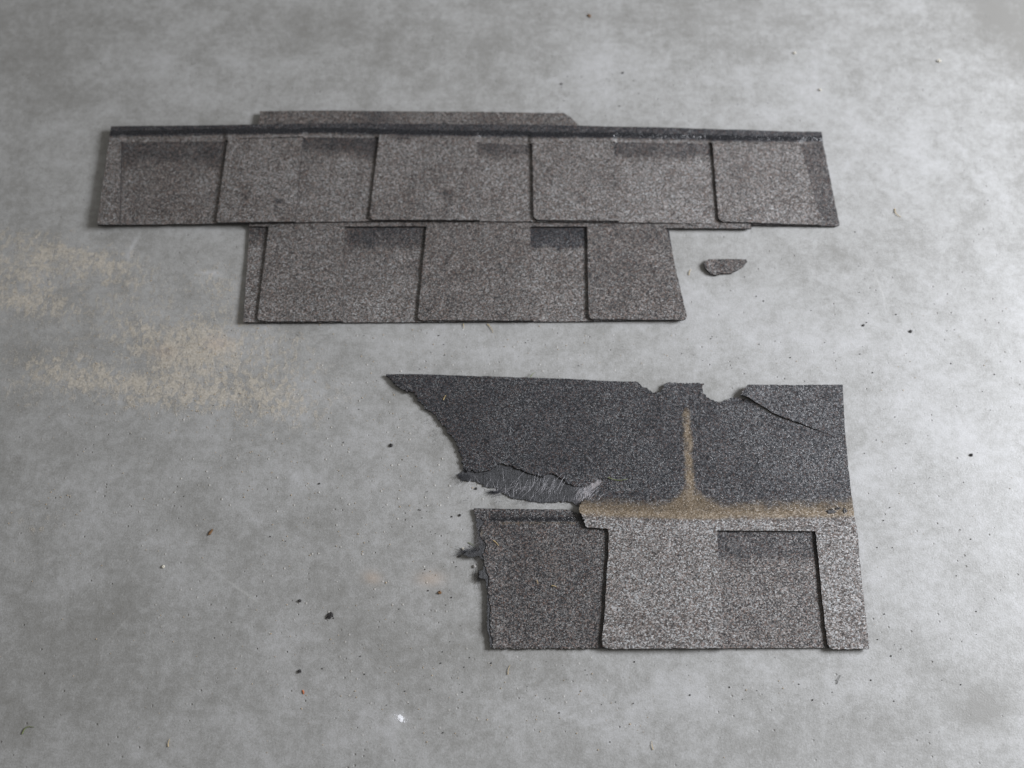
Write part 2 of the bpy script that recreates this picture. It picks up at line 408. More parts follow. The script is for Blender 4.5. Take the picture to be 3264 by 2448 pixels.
    def field(bl):
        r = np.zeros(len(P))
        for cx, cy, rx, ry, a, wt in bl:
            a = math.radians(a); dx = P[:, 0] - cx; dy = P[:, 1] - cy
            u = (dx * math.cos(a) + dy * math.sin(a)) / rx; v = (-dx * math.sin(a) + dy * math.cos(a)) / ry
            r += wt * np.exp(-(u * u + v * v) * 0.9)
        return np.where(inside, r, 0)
    nubs = field([(500, 880, 420, 260, 20, 1.0), (600, 1200, 420, 300, 0, .6), (1200, 760, 300, 80, 0, .7), (820, 1000, 200, 250, 0, .8), (1100, 1500, 500, 120, 0, .5)])
    for nm, arr in (('sand', np.clip(field(sand), 0, 1.3)), ('pale', np.clip(field(pale), 0, 1.5)), ('dirt_and_shade', np.clip(field(dirt_and_shade), 0, 1.2)), ('peach', np.clip(field(peach), 0, 1)), ('nubs', np.clip(nubs, 0, 1))):
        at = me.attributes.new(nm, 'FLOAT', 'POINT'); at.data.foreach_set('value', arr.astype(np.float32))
    o = bpy.data.objects.new('floor', me); COL.objects.link(o); o['kind'] = 'structure'
floor()

# ---------------------------------------------------------------- heights of the sheets
TH = 0.0031
def z_low(px, py):                   # face of the backing of the middle shingle
    return TH + 0.0004 + 0.0030 * sm(900, 760, px) * sm(760, 1030, py) + 0.0008 * sm(2080, 2200, px) * sm(800, 1030, py)
def z_low2(px, py): return z_low(px, py) + TH + 0.0002
def z_up(px, py):                    # face of the backing of the long shingle, resting on the other one
    b = smlin([(280, 0.0032), (560, 0.0046), (860, 0.0062), (2060, 0.0062), (2350, 0.0034), (2500, 0.0008), (2700, 0.0006)], px)
    return b + TH + 0.0012 * sm(520, 300, px) * sm(430, 720, py)
def z_up2(px, py): return z_up(px, py) + TH + 0.0002
def z_up3(px, py):                   # the headlap sinks to the backing above each slot
    k = 0
    for a, b in ((388, 722), (966, 1203), (1520, 1692), (1955, 2265), (2550, 2640)):
        k = max(k, sm(a - 3, a + 10, px) * sm(b + 2, b - 8, px) * sm(lin(band_bot, px) - 16, lin(band_bot, px) + 6, py))
    return z_up(px, py) + 0.0002 + TH * (1 - k)
def z_t(px, py):                     # backing of the torn shingle
    return TH + 0.0005 + 0.0022 * sm(1640, 1520, px) * sm(1640, 1800, py)
def z_t2(px, py):
    z = z_t(px, py) if py > 1600 else TH + 0.0005
    z += (TH + 0.0002) * sm(1560, 1640, py)
    # flap corner by the notch and torn left edge stand up a little
    z += 0.0050 * math.exp(-(((px - 2375) / 60) ** 2 + ((py - 1243) / 42) ** 2)) * (1 if lin([(2200, 1255), (2350, 1262), (2430, 1298), (2506, 1333), (2620, 1374), (2760, 1420)], px) > py - 2 else 0.15)
    z += 0.0030 * math.exp(-(((px - 1840) / 60) ** 2 + ((py - 1625) / 45) ** 2))
    z += 0.0018 * math.exp(-(((px - 1300) / 90) ** 2 + ((py - 1210) / 60) ** 2))
    z += 0.0012 * math.exp(-(((px - 2120) / 30) ** 2 + ((py - 1235) / 30) ** 2))
    return z
DT = 0.0016  # ragged torn edge amplitude

# ---------------------------------------------------------------- MIDDLE SHINGLE (lower course, slid under the long one)
def fb(px, py, s=1.0):
    return s * (noise.noise(Vector((px / 90, py / 70, 2.2))) * 0.5 + noise.noise(Vector((px / 35, py / 30, 7.2))) * 0.35)
def low_face(px, py):
    t = 0.50 + 0.10 * fb(px, py, 1.2)
    if py < 560:                                       # headlap strip showing above
        t = 0.47 + 0.12 * fb(px, py, 1.6) - 0.20 * math.exp(-((px - 1190) / 60) ** 2)
        return t, 0.0, 0.35 * math.exp(-((px - 1418) / 10) ** 2) * sm(365, 395, py) + 0.35 * sm(384, 396, py)
    if px < 1110: t += 0.04
    if px > 1880: t -= 0.03
    return t, 0.0, 0.0
def low_back(px, py):
    t = 0.55 + 0.10 * fb(px, py, 1.2) + 0.08 * sm(840, 1000, py)
    py = py + 12 * noise.noise(Vector((px / 40, 1, 3))) + 8 * noise.noise(Vector((px / 12, py / 12, 3)))
    if px < 870: t = 0.60 - 0.32 * sm(800, 740, py)
    elif px < 1400:
        t -= 0.30 * sm(812, 772, py) * sm(1085, 1120, px)
    else:
        t -= 0.44 * sm(800, 782, py)
    return t, 0.0, 0.0
x0, y0 = unp(1480, 900)
S2 = thing('roof_shingle', (x0, y0, 0), 'shorter grey shingle with three raised tabs, tucked under the longest shingle', 'roof shingle', 'asphalt roof shingles laid out on the concrete')
slab('backing_strip', [(776, 1026), (785, 880), (795, 718), (800, 640), (2100, 640), (2131, 726), (2150, 840), (2168, 1019), (1880, 1024), (1450, 1026)], S2, z_low, TH, low_back, 0.0004, seed=1)
slab('headlap', [(795, 721), (799, 690), (822, 420), (824, 398), (829, 355), (1040, 352.5), (1400, 355), (1797, 360), (1822, 376), (1842, 396), (1900, 440), (2150, 600), (2392, 712), (2396, 726, 0.0009), (2385, 728), (2131, 726.5), (1870, 722), (1690, 722.5), (1358, 721), (1000, 721)], S2, z_low2, TH, low_face, 0.0004, seed=2)
def tab(par, zf, fn, TLx, TRx, BRx, BLx, yt, yb, seed, r=11, ytr=None, ybr=None, rr=0):
    ytr = ytr or yt; ybr = ybr or yb
    pts = [(TLx, yt, 0.0), (TRx, ytr)]
    # bottom right
    if rr: pts += [(BRx - 1, ybr - rr), (BRx - rr * .3, ybr - rr * .3), (BRx - rr, ybr)]
    else: pts += [(BRx, ybr)]
    # bottom left with a rounded corner
    pts += [(BLx + r, yb), (BLx + r * .3, yb - r * .35), (BLx - 1, yb - r)]
    return slab('tab', pts, par, zf, TH, fn, 0.00045, seed=seed)
tab(S2, z_low2, low_face, 857, 1098, 1092, 822, 721.6, 1023, 3)
tab(S2, z_low2, low_face, 1360, 1690, 1700, 1333, 721.6, 1021, 4)
tab(S2, z_low2, low_face, 1872, 2124, 2190, 1878, 722.6, 1018, 5, ytr=726, ybr=1019, rr=12)

# ---------------------------------------------------------------- LONG SHINGLE (upper course, lies on top)
band_bot = [(348, 434), (720, 428), (1040, 425), (1365, 431), (1650, 436), (1940, 439), (2300, 448), (2622, 452)]
band_top = [(354, 402), (830, 397), (1040, 393), (1400, 395), (1813, 399), (1940, 403), (2300, 412), (2619, 420)]
def up_face(px, py):
    bb = lin(band_bot, px); bt = lin(band_top, px)
    t = 0.56 + 0.10 * fb(px, py, 1.2)
    t += 0.05 * math.exp(-((px - 1800) / 130) ** 2) + 0.03 * math.exp(-((px - 1000) / 100) ** 2)
    seal = 0; tan = 0
    mid = bb - (bb - bt) * 0.42
    if py < bb + 8:
        k = sm(bb + 5, bb - 2, py)
        t = t * (1 - k) + k * (0.04 if py > mid else 0.10 + 0.08 * sm(900, 2000, px))
        seal = 1.05 * math.exp(-((py - (bb - 9)) / 10) ** 2) * (0.85 + 0.25 * noise.noise(Vector((px / 60, 0, 0)))) + 0.35 * sm(bt + 8, bt, py)
    # dark smudges
    for cx, cy, rx, ry, a in ((888, 643, 16, 8, .5), (1420, 618, 22, 12, .28), (1860, 636, 14, 8, .3), (1325, 570, 40, 20, .10), (880, 660, 4, 12, .4), (1280, 440, 30, 8, .3)):
        t -= a * math.exp(-((px - cx) / rx) ** 2 - ((py - cy) / ry) ** 2)
    tan = 0.55 * math.exp(-((px - 1716) / 14) ** 2 - ((py - 450) / 9) ** 2)
    return t, tan, seal
def up_back(px, py):
    t, tan, s = 0.53 + 0.10 * fb(px, py, 1.2), 0, 0
    py = py + 14 * noise.noise(Vector((px / 40, 1, 3))) + 8 * noise.noise(Vector((px / 12, py / 12, 3)))
    if px < 730: t -= 0.24 * sm(560, 495, py)
    elif px < 1220: t += 0.05 - 0.34 * sm(512, 470, py + (px - 1090) * -0.12)
    elif px < 1710: t += 0.06 - 0.30 * sm(515, 478, py)
    elif px < 2290: t += 0.10 - 0.36 * sm(515, 490, py)
    else: t = 0.30 + 0.06 * fb(px, py)
    return t, tan, s
x0, y0 = unp(1480, 560)
S1 = thing('roof_shingle', (x0, y0, 0), 'longest shingle, five raised tabs and a black sealant line along its top', 'roof shingle', 'asphalt roof shingles laid out on the concrete')
slab('backing_strip', [(311, 717), (330, 580), (347, 447), (350, 425), (354, 409), (1040, 400), (1800, 405), (2200, 416), (2617, 424), (2622, 452), (2652, 600), (2676, 716, 0.001), (2662, 721), (2302, 713), (1940, 709), (1560, 705), (1176, 704), (786, 712), (690, 712)], S1, z_up, TH, up_back, 0.0004, seed=6)
slab('headlap', [(354, 402), (830, 397), (1040, 393), (1400, 395), (1813, 399), (1940, 403), (2300, 412), (2619, 420), (2622, 452), (2550, 458), (2270, 455), (1940, 449), (1694, 458), (1400, 446), (1206, 436), (1000, 438), (724, 446), (386, 449), (347, 447), (349, 433)], S1, z_up3, TH, up_face, 0.0004, seed=7)
tab(S1, z_up2, up_face, 347, 386.5, 381, 311, 447, 715, 8, r=3, ytr=449)
tab(S1, z_up2, up_face, 727, 965, 940, 691, 446.0, 709, 9, ytr=438, ybr=706, r=8)
tab(S1, z_up2, up_face, 1209, 1520, 1528, 1179, 436.2, 700, 10, ytr=451, ybr=701)
tab(S1, z_up2, up_face, 1697, 1955, 1972, 1702, 458.2, 701, 11, ytr=449.4, ybr=704, r=12)
tab(S1, z_up2, up_face, 2271, 2550, 2620, 2291, 455.2, 706, 12, ytr=458.4, ybr=716, r=14)

# ---------------------------------------------------------------- TORN SHINGLE
x0, y0 = unp(2200, 1650)
S3 = thing('roof_shingle', (x0, y0, 0), 'torn shingle with dark upper half, notched top edge and tan upside-down T stain', 'roof shingle', 'asphalt roof shingles laid out on the concrete')
ZA = lambda p: Z(1200, 1160, 2.765, p); ZB = lambda p: Z(1950, 1160, 2.6024, p)
ZC = lambda p: Z(1440, 1560, 3.0717, p); ZD = lambda p: Z(2040, 1600, 2.9105, p)
def R(l, a=DT): return [(x, y, a) for x, y in l]
def t_face(px, py):
    # dark headlap above, paler exposed part below
    yb = lin([(1830, 1640), (2000, 1652), (2400, 1655), (2730, 1648)], px)
    k = sm(yb - 16, yb + 10, py)
    dk = 0.11 + 0.14 * fb(px, py) + 0.05 * sm(1900, 2600, px) * sm(1300, 1450, py)
    dk += 0.06 * math.exp(-(((px - 2600) / 160) ** 2 + ((py - 1270) / 60) ** 2))
    lt = 0.66 + 0.05 * fb(px, py) + 0.03 * sm(2560, 2700, px)
    t = dk * (1 - k) + lt * k
    sw = 10 + 4 * noise.noise(Vector((py / 40, 3, 0))) + 58 * sm(1500, 1650, py) ** 2
    sx = lin([(1310, 2189), (1500, 2196), (1640, 2203)], py)
    brk = 0.80 + 0.5 * noise.noise(Vector((px / 14, py / 26, 4))) + 0.3 * noise.noise(Vector((px / 30, py / 60, 8)))
    stripe = brk * math.exp(-((px - sx) / (sw + 8)) ** 2) * sm(1278, 1325, py) * (1 - k)
    bandc = yb - 14; bw = 48 + 10 * noise.noise(Vector((px / 120, 1, 0))) + 14 * sm(2650, 2740, px)
    d = py - bandc
    band = (0.85 + 0.35 * noise.noise(Vector((px / 45, py / 18, 6)))) * math.exp(-(d / (bw if d < 0 else 17)) ** 2)
    tan = min(1.1, 1.1 * stripe + 1.1 * band)
    t = t + 0.42 * tan * (1 - k) * max(math.exp(-((px - sx) / 10) ** 2) * sm(1300, 1360, py) * (1 - sm(1560, 1600, py) * 0.3), sm(-20, 4, d))
    seal = 0
    for cx, cy, rx, ry in ((2648, 1630, 17, 9), (2692, 1628, 9, 10), (2670, 1621, 12, 5)):
        seal = max(seal, 1.0 * math.exp(-((px - cx) / rx) ** 2 - ((py - cy) / ry) ** 2))
    # hairline crack beside the notch
    cy = lin([(2110, 1255), (2150, 1272), (2165, 1268)], px)
    if 2110 < px < 2165: seal = max(seal, 0.7 * math.exp(-((py - cy) / 4) ** 2))
    return t, tan, seal
def t_back(px, py):
    if px < 2010:
        t = 0.31 + 0.07 * fb(px, py) + 0.03 * sm(1900, 2050, py)
        tan = 0.75 * math.exp(-((py - 1669) / 5) ** 2) * sm(1550, 1600, px) * sm(1880, 1820, px) + 0.8 * math.exp(-((px - 1536) / 6) ** 2 - ((py - 1700) / 16) ** 2)
        if py < 1668: t = 0.24
        seal = 0.95 * math.exp(-((py - 1654) / 8) ** 2) * sm(1530, 1570, px)
        return t, tan, seal
    q_ = 12 * noise.noise(Vector((px / 50, 1, 3))) + 9 * noise.noise(Vector((px / 14, py / 14, 3)))
    t = 0.50 - 0.25 * sm(1810, 1760, py + q_) + 0.05 * fb(px, py)
    return t, 0, 0
# underlying torn mat of the backing (thin) and backing face
tuft = []
def tufts(cx, cy, ang, n, ln, spread, z, r, mat, seed, curl=0.3):
    rr = random.Random(seed); out = []
    for i in range(n):
        x, y = unp(cx + rr.gauss(0, spread[0]), cy + rr.gauss(0, spread[1]), z)
        a = math.radians(ang + rr.gauss(0, spread[2])); L = ln * rr.uniform(.4, 1.15); b = rr.gauss(0, curl)
        pts = []; zz = z + rr.uniform(0, 0.0006)
        for k in range(5):
            t = k / 4; pts.append((x, y, zz + 0.0006 * math.sin(t * 3)))
            x += math.cos(a) * L / 4; y += math.sin(a) * L / 4; a += b / 4
        v, f = strand(pts, r, r * .6, 3); out.append((v, f, mat))
    return out
slab('backing_strip', ZC([(215, 185), (680, 192), (1130, 197), (1180, 212), (1240, 235)]) + [(1900, 1640), (2600, 1650), (2712, 1665), (2738, 1800), (2764, 2064), (2400, 2066), (2000, 2068), (1800, 2067)] +
     R(ZC([(400, 1555), (400, 1455), (382, 1400), (372, 1330), (376, 1250), (381, 1150), (361, 1080), (356, 1000), (365, 900), (360, 835), (330, 780), (320, 700), (302, 640), (338, 570), (320, 500), (290, 480), (272, 400), (300, 350), (340, 300), (245, 285), (225, 240)]), 0.0011),
     S3, z_t, TH, t_back, 0.0004, seed=13)
zmat = lambda px, py: z_t(px, py) - 0.0008
ex = tufts(1495, 1762, 170, 60, .013, (11, 4, 14), 0.0014, .00016, 2, 20) + tufts(1530, 1757, 175, 40, .016, (6, 5, 12), 0.0016, .00014, 2, 21) + tufts(1530, 1830, 255, 40, .010, (7, 8, 20), 0.0014, .0002, 2, 22) + \
     tufts(1532, 1715, 250, 60, .010, (9, 30, 25), 0.0036, .00012, 3, 23) + tufts(1545, 1960, 265, 26, .007, (6, 60, 25), 0.0030, .00012, 2, 24)
slab('torn_mat', R(ZC([(228, 282), (420, 290), (420, 900), (420, 1560), (372, 1556), (366, 1430), (346, 1330), (336, 1200), (346, 1100), (345, 1000), (331, 880), (290, 870), (262, 850), (262, 800), (314, 780), (309, 700), (280, 662), (180, 660), (112, 645), (150, 605), (270, 600), (262, 450)]), 0.0012),
     S3, zmat, 0.0012, lambda x, y: (0.4, 0.12 * sm(1700, 1660, y), 0), seed=14, mats=[M['felt'], M['edge'], M['darkfib'], M['fibre']], extra=ex)
# main face: headlap, with crack notch
left = ZA([(82, 90), (130, 150), (208, 215), (268, 250), (312, 252), (350, 300), (420, 380), (502, 440), (560, 510), (622, 590), (692, 660), (716, 720), (740, 790), (752, 850), (770, 900), (790, 935)])
inner = ZA([(870, 950), (960, 945), (1020, 925), (1060, 890), (1130, 880), (1200, 895), (1290, 935), (1350, 960), (1430, 985), (1470, 995), (1500, 960), (1560, 958), (1620, 1000), (1700, 1060), (1760, 1080), (1840, 1085), (1905, 1045), (1985, 1008), (2003, 1030), (1960, 1072), (1915, 1115), (1870, 1170), (1788, 1240), (1790, 1290), (1822, 1350)])
top = ZA([(450, 92), (1100, 113), (1700, 130)]) + ZB([(0, 143), (200, 146)])
notch1 = ZB([(240, 172), (300, 215), (340, 240), (398, 236), (420, 205), (435, 168)])
notch2 = ZB([(768, 162), (750, 190), (755, 232), (790, 280), (830, 300), (890, 325), (930, 302), (1000, 280), (1038, 268)])
crackA = ZB([(1100, 288), (1180, 323), (1250, 372), (1330, 421), (1450, 467), (1560, 503), (1700, 552)])
crackB = ZB([(1870, 608), (1700, 541), (1560, 488), (1450, 451), (1330, 402), (1250, 348), (1180, 302), (1110, 268), (1070, 258), (1092, 215)])
head = R(left, 0.0019) + R(inner, 0.0013) + ZC([(1328, 372)]) + ZC([(1400, 376), (1522, 384)]) + [(1936, 1685, 0.0), (2012, 1689, 0.0), (2290, 1690.5, 0.0002), (2592, 1693, 0.0), (2733, 1693)] + \
       ZB([(2010, 1250), (1990, 1100), (1960, 830), (1932, 500), (1915, 172)]) + ZB([(1300, 172), (1128, 172)]) + R(crackB[::-1], 0.0008) + R(crackA[::-1], 0.0008) + R(notch2[::-1], 0.0012) + ZB([(460, 156)]) + R(notch1[::-1], 0.0012) + top[::-1]
slab('headlap', head, S3, z_t2, TH, t_face, 0.0004, seed=15)
pts = [(1937, 1685, 0.0), (2012, 1689, 0.0), (2286, 1690.5), (2290, 1800), (2305, 2000), (2312, 2066), (1934, 2068), (1922, 2061), (1918, 2040), (1928, 1950), (1934, 1837), (1939, 1757), (1940.5, 1700)]
slab('tab', pts, S3, z_t2, TH, t_face, 0.0006, seed=16)
slab('tab', [(2600, 1693, 0.0), (2733, 1693)] + ZD([ (2050, 640), (2085, 960), (2127, 1362), (1790, 1366), (1762, 1352), (1740, 1320), (1712, 1100), (1690, 900), (1660, 560)]), S3, z_t2, TH, t_face, 0.0006, seed=17)
# torn glass mat hanging out of the tear
ex = tufts(1620, 1560, 58, 46, .015, (80, 14, 26), 0.0036, .00010, 3, 31) + tufts(1740, 1565, 58, 34, .016, (45, 14, 20), 0.0038, .00010, 3, 32) + \
     tufts(1868, 1580, 52, 60, .010, (18, 16, 20), 0.0052, .00013, 3, 33) + tufts(1480, 1520, 190, 50, .008, (14, 8, 25), 0.003, .00015, 2, 34) + \
     tufts(1590, 1568, 188, 40, .013, (10, 5, 8), 0.0018, .00015, 2, 35) + tufts(1700, 1597, 200, 60, .006, (90, 5, 35), 0.003, .00013, 2, 36) + tufts(1400, 1350, 235, 50, .006, (50, 50, 30), 0.002, .00013, 2, 37)
ex = [e for e in ex]
zm2 = lambda px, py: 0.0016 + 0.0012 * sm(1780, 1850, px)
slab('torn_mat', R(ZA([(780, 900), (1000, 880), (1300, 900), (1600, 960), (1900, 1000), (2010, 1000), (1980, 1070), (1880, 1190), (1800, 1240), (1752, 1238), (1722, 1214), (1650, 1215), (1500, 1220), (1370, 1214), (1290, 1195), (1200, 1185), (1150, 1165), (1112, 1128), (985, 1138), (1000, 1120), (1080, 1112), (1040, 1092), (962, 1085), (940, 1060), (870, 1035), (790, 1030), (745, 1010), (718, 970), (762, 942)]), 0.0013),
     S3, zm2, 0.0012, lambda x, y: (0.4, 0.75 * sm(1790, 1880, x) + 0.25 * sm(1640, 1760, x) * (0.5 + fb(x, y)), 0), seed=18, mats=[M['felt'], M['edge'], M['darkfib'], M['fibre']], extra=ex)

for cx, cy, ax, ay, sd_ in ((2648, 1632, 5.2, 2.6, 3), (2668, 1622, 2.6, 1.2, 5), (2692, 1628, 2.3, 3.0, 8)):
    bm = chunk_data(ax * .001, ay * .001, .0009, sd_, 2, .7); me = bpy.data.meshes.new('tar_blob'); bm.to_mesh(me); bm.free(); me.materials.append(M['tar'])
    o = bpy.data.objects.new('tar_blob', me); COL.objects.link(o); o.parent = S3
    x, y = unp(cx, cy, z_t2(cx, cy)); o.location = (x - S3.location.x, y - S3.location.y, z_t2(cx, cy) - 0.0003)
# ---------------------------------------------------------------- broken-off fragment
x0, y0 = unp(2313, 850)
hold = bpy.data.objects.new('hold', None); hold.location = (x0, y0, 0)
fr = slab('shingle_fragment', R(Z(1880, 360, 2.6333, [(1000, 1224), (1310, 1225), (1322, 1245), (1272, 1300), (1180, 1345), (1112, 1345), (1060, 1362), (1010, 1345), (965, 1295), (957, 1265), (980, 1240)]), 0.0010),
          hold, lambda x, y: 0.0034 + 0.0014 * sm(2290, 2245, x), 0.0028, lambda x, y: (0.37 + 0.1 * fb(x * 3, y * 3), 0, 0.55 * math.exp(-((x - 2290) / 18) ** 2 - ((y - 870) / 8) ** 2)), seed=19)
fr.parent = None; fr.location = (x0, y0, 0); bpy.data.objects.remove(hold)
tag(fr, 'small half-moon scrap of shingle lying alone right of the shorter shingle', 'shingle scrap')

# ---------------------------------------------------------------- crumbs and chips big enough to tell apart
q = 0.001
def C(x, y, r, mat, label, cat='crumb', name='asphalt_crumb', e=1.0, z=0.0, hz=.7):
    chunk(name, x * K, y * K, r * q, r * q * e, r * q * hz, M[mat], label, cat, x * .37 + y, z, rot=x)
C(845, 963, 2.3, 'tar', 'black crumb alone on bare concrete left of the torn shingle edge')
C(648, 1298, 1.9, 'tar', 'round black crumb left of the ragged black flake')
C(647, 1450, 2.0, 'tar', 'black crumb above the orange flake')
C(950, 1280, 1.9, 'brown', 'brown crumb between the ragged black flake and the torn shingle', name='brown_crumb')
C(1967, 716, 2.0, 'tar', 'black crumb on bright concrete right of the half-moon scrap')
C(1865, 703, 1.6, 'tar', 'tiny black crumb nearer the half-moon scrap than its neighbour')
C(2098, 838 + 145, 1.9, 'tar', 'black crumb near the right border, right of the torn shingle')
C(1475 / K - 0 + 0, 1750 / K, 1.7, 'pale', 'pale chip with a dark side, just above the upper fibre tuft', 'stone chip', 'stone_chip')
C(1513 / K, 1806 / K, 2.0, 'litegran', 'grey chip beside the lower fibre tuft of the torn shingle', 'stone chip', 'stone_chip')
C(2028, 133, 2.6, 'pale', 'cream stone chip near the top right corner', 'stone chip', 'stone_chip')
C(1771, 195, 2.0, 'pale', 'pale stone chip above the right end of the longest shingle', 'stone chip', 'stone_chip')
C(1716, 115, 2.0, 'pale', 'pale stone chip near the top edge, right of centre', 'stone chip', 'stone_chip')
C(353, 1807 / K - 0, 1.9, 'pale', 'yellowish stone chip on the empty floor at lower left', 'stone chip', 'stone_chip')
C(455, 1690 / K + 20 - 15, 1.7, 'brown', 'long brown speck on the lower left floor', name='brown_crumb', e=2.4)
C(1273, 35, 1.9, 'brown', 'brown speck by the top edge of the picture', name='brown_crumb', e=1.8)
C(1213, 182, 1.5, 'tar', 'black crumb above the chamfered corner of the shorter shingle')
C(1345, 158, 1.5, 'tar', 'black crumb high above the right half of the longest shingle')
C(925, 1268 + 8, 0.9, 'tar', 'pin-sized black crumb left of the brown crumb')
C(992, 1202, 1.5, 'tar', 'black crumb left of the upper fibre tuft')
C(1466 / K, 1643 / K, 1.5, 'tar', 'black crumb left of the sealant end of the torn shingle')
C(1440 / K, 1647 / K, 1.0, 'tar', 'smaller black crumb further left of the sealant end')
C(690, 1030 + 15, 1.1, 'tar', 'tiny black crumb on open floor left of the torn fibre mat')
C(1518 / K, 1558 / K, 1.5, 'tar', 'black crumb in the pale gap below the torn fibre mat')
C(555, 880 - 240, 1.1, 'tar', 'faint black crumb left of the shorter shingle')

# ragged black flake (a small pile that clings together)
fx, fy = unp(712 * K, 1330 * K)
bm = bmesh.new(); rr = random.Random(5)
for i, (dx, dy, s) in enumerate([(0, 0, 2.7), (3.4, 1.8, 2.1), (-3.2, -2.6, 1.6), (-5.5, -5, 1.0), (2.0, 4.6, 1.3), (5.8, -1, .9), (-1.8, 3.0, 1.3), (7.5, -4.5, .8), (1, -3.4, 1.5)]):
    b2 = chunk_data(s * q, s * q * rr.uniform(.7, 1.1), s * q * .55, i * 2.1); me = bpy.data.meshes.new('t'); b2.to_mesh(me); b2.free()
    for v in me.vertices: v.co.x += dx * q * .62; v.co.y += dy * q * .62
    bm.from_mesh(me); bpy.data.meshes.remove(me)
me = bpy.data.meshes.new('asphalt_flake'); bm.to_mesh(me); bm.free(); me.materials.append(M['tar'])
o = bpy.data.objects.new('asphalt_flake', me); COL.objects.link(o); o.location = (fx, fy, 0)
tag(o, 'ragged black flake, the biggest dark speck on the lower left floor', 'flake')
# orange flake
C(954 / K * 1.0136, 1495, 2.6, 'orange', 'thin orange flake on the floor below the black crumbs', 'flake', 'orange_flake', e=.45, hz=.25)
# white plaster smear
fx, fy = unp(865 * K, 1552 * K)
bm = bmesh.new(); rr = random.Random(9)
for i in range(46):
    a = rr.uniform(0, 6.28); d = abs(rr.gauss(0, .55)); s = rr.uniform(.6, 2.0) * (1.3 - min(1, d))
    b2 = chunk_data(max(.35, s) * q, max(.3, s * .7) * q, .22 * q * rr.uniform(.6, 1.6), i * 1.3, 1); me = bpy.data.meshes.new('t'); b2.to_mesh(me); b2.free()
    cx, cy = math.cos(a) * d * 7.5 * q, math.sin(a) * d * 6 * q
    ca, sa = math.cos(i), math.sin(i)
    for v in me.vertices:
        x_, y_ = v.co.x * ca - v.co.y * sa, v.co.x * sa + v.co.y * ca
        v.co.x = x_ + cx - cy * .35; v.co.y = y_ + cy - cx * .35
    bm.from_mesh(me); bpy.data.meshes.remove(me)
me = bpy.data.meshes.new('plaster_smear'); bm.to_mesh(me); bm.free(); me.materials.append(M['white'])
o = bpy.data.objects.new('plaster_smear', me); COL.objects.link(o); o.location = (fx, fy, 0)
tag(o, 'bright white crumbly plaster smear near the bottom edge', 'plaster')

# straw and grass slivers
def sliver(a, b, r, mat, label, bend=0.07, z=0.0008, name='straw_sliver', cat='straw'):
    xa, ya = unp(a[0], a[1], z); xb, yb = unp(b[0], b[1], z); n = 7; pts = []
    for i in range(n):
        t = i / (n - 1); s = math.sin(t * math.pi) * bend
        pts.append((xa + (xb - xa) * t - (yb - ya) * s - xa, ya + (yb - ya) * t + (xb - xa) * s - ya, 0.0004 * math.sin(t * 3)))
    v, f = strand(pts, r, r * .45, 5); me = bpy.data.meshes.new(name); me.from_pydata(v, [], f); me.materials.append(M[mat]); me.update()
    o = bpy.data.objects.new(name, me); COL.objects.link(o); o.location = (xa, ya, z); tag(o, label, cat)
zc = lambda x, y: ZC([(x, y)])[0]
sliver(zc(405, 498), zc(458, 553), .0006, 'straw', 'short straw sliver on the dark tab of the torn shingle, near its torn edge', z=.0046)
sliver(zc(978, 942), zc(1028, 956), .0006, 'straw', 'bright straw sliver lying nearly level in the middle of the dark tab', z=.0046)
sliver(zc(832, 888), zc(845, 925), .0004, 'straw', 'tiny upright straw sliver left of the bright one on the dark tab', z=.0046)
sliver(ZA([(1355, 118)])[0], ZA([(1398, 74)])[0], .0005, 'green', 'green grass sliver poking over the top edge of the torn shingle', z=.0036, name='grass_sliver', cat='grass blade')
sliver(ZA([(2040, 1000)])[0], ZA([(2215, 1012)])[0], .0005, 'green', 'long bent grass blade beside the pale end of the torn fibre mat', -.12, z=.0046, name='grass_sliver', cat='grass blade')
sliver((2852, 665), (2872, 692), .0006, 'straw', 'curved yellow sliver on bright floor right of the longest shingle', -.22)
sliver(Z(1880, 360, 2.6333, [(832, 1360)])[0], Z(1880, 360, 2.6333, [(848, 1312)])[0], .0005, 'straw', 'thin tan sliver between the shorter shingle and the half-moon scrap')
sliver(Z(740, 680, 2.9105, [(2143, 1025)])[0], Z(740, 680, 2.9105, [(2148, 1068)])[0], .0005, 'straw', 'thin straw just under the bottom edge of the shorter shingle')
sliver((1553, 1033), (1572, 1060), .0005, 'straw', 'slanting straw below the shorter shingle, right of the upright one')
sliver(zc(160, 520), zc(225, 565), .0004, 'green', 'faint green blade left of the torn shingle above the fibre tufts', z=.0006, name='grass_sliver', cat='grass blade')
sliver((70, 2340), (108, 2318), .0006, 'green', 'pale green blade by the bottom left corner', .3, name='grass_sliver', cat='grass blade')
sliver((3270 / 2212 * 1095, 2150), (3270 / 2212 * 1100, 2120), .0004, 'straw', 'hair-thin straw on the floor under the torn shingle')
sliver((2082, 2390), (2078, 2362), .0004, 'straw', 'hair-thin straw near the bottom edge, right of centre')
sliver((2668, 2180), (2682, 2150), .0004, 'tar', 'thin dark bristle on the floor below the right end of the torn shingle', name='bristle', cat='bristle')
sliver((536, 2380), (541, 2355), .0005, 'straw', 'small reddish-tan straw near the lower left floor edge')
sliver(ZA([(590, 318)])[0], ZA([(615, 275)])[0], .0005, 'straw', 'pale straw bit on the dark upper left arm of the torn shingle', z=.0042)

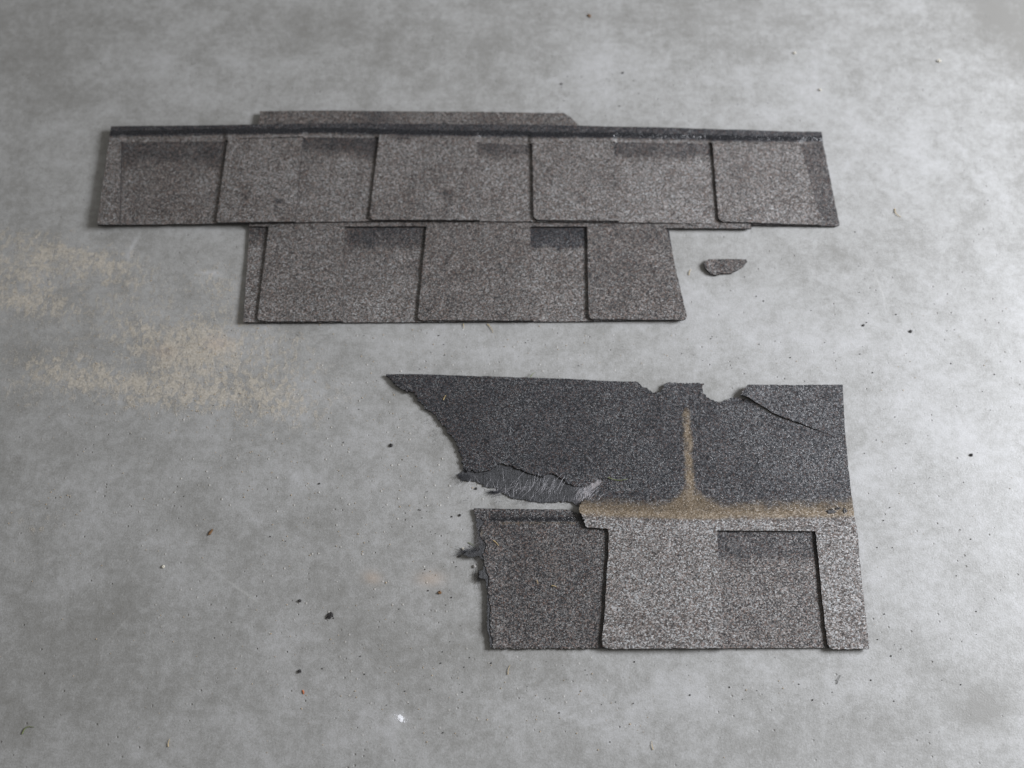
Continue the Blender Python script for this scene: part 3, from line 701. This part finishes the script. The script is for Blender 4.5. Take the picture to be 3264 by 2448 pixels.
# ---------------------------------------------------------------- loose grains, nobody could count them
def scatter(name, clusters, mat, rmin, rmax, seed, label, dens=1.0):
    rr = random.Random(seed); vs = []; fs = []
    base = [Vector(p) for p in ((1, 0, 0), (-1, 0, 0), (0, 1, 0), (0, -1, 0), (0, 0, 1), (0, 0, -.6))]
    tri = [(0, 2, 4), (2, 1, 4), (1, 3, 4), (3, 0, 4), (2, 0, 5), (1, 2, 5), (3, 1, 5), (0, 3, 5)]
    for cx, cy, sx, sy, n in clusters:
        for _ in range(int(n * dens)):
            px = (cx + rr.gauss(0, sx)) * K; py = (cy + rr.gauss(0, sy)) * K
            if blocked(px, py): continue
            x, y = unp(px, py); r = rmin + (rmax - rmin) * rr.random() ** 3; a = rr.uniform(0, 3.14); e = rr.uniform(.55, 1.0)
            q_ = len(vs)
            for b in base:
                bx, by = b.x * r * rr.uniform(.7, 1.2), b.y * r * e * rr.uniform(.7, 1.2)
                vs.append((x + bx * math.cos(a) - by * math.sin(a), y + bx * math.sin(a) + by * math.cos(a), (b.z * .7 + .42) * r))
            fs += [tuple(i + q_ for i in t) for t in tri]
    me = bpy.data.meshes.new(name); me.from_pydata(vs, [], fs); me.update(); me.materials.append(M[mat])
    o = bpy.data.objects.new(name, me); COL.objects.link(o); o['kind'] = 'stuff'; o['label'] = label; o['category'] = 'grit'
def blocked(px, py):
    if 300 < px < 2690 and 395 < py < 722: return True
    if 780 < px < 2190 and 350 < py < 1028: return True
    if py > 1185 and py < 2075:
        if px > 2740 + 0: return False
        if py < 1560: return px > 1235 + (py - 1190) * .82
        if py < 1620: return px > 1500
        return px > 1500
    return False
scatter('loose_granules', [(1150, 190, 60, 28, 30), (1230, 230, 50, 30, 40), (1330, 200, 70, 50, 30), (1450, 230, 120, 30, 30), (1560, 240, 80, 20, 20), (1900, 480, 110, 110, 80), (1560, 640, 120, 60, 60), (1900, 800, 150, 120, 110),
                           (1500, 760, 300, 35, 90), (1980, 1150, 90, 250, 130), (1930, 1400, 90, 100, 60), (1300, 1440, 300, 35, 90), (1550, 1500, 260, 60, 70), (950, 1000, 60, 180, 60), (960, 1240, 60, 110, 70), (950, 1450, 120, 80, 60),
                           (700, 1200, 160, 160, 30), (1070, 760, 150, 30, 30), (700, 760, 100, 40, 20), (1950, 640, 150, 120, 60), (1450, 500, 10, 10, 0), (1000, 1300, 30, 100, 30), (430, 860, 220, 60, 20)],
        'tar', .00032, .0012, 3, 'dark mineral granules shed around the shingles', 0.55)
scatter('pale_grit', [(430, 760, 110, 90, 200), (250, 830, 160, 60, 150), (520, 850, 110, 60, 190), (80, 620, 100, 50, 120), (350, 700, 130, 50, 90), (480, 640, 30, 50, 50), (700, 900, 170, 120, 190), (850, 1000, 120, 140, 140), (500, 1100, 230, 140, 90),
                      (800, 1400, 250, 120, 120), (1200, 1500, 300, 60, 90), (1100, 760, 260, 40, 90), (1700, 760, 300, 60, 50), (2000, 1100, 120, 260, 60), (300, 1300, 250, 200, 60), (120, 1080, 60, 30, 30)],
        'grit', .0003, .00105, 4, 'sandy pale grit dried onto the floor', 1.3)
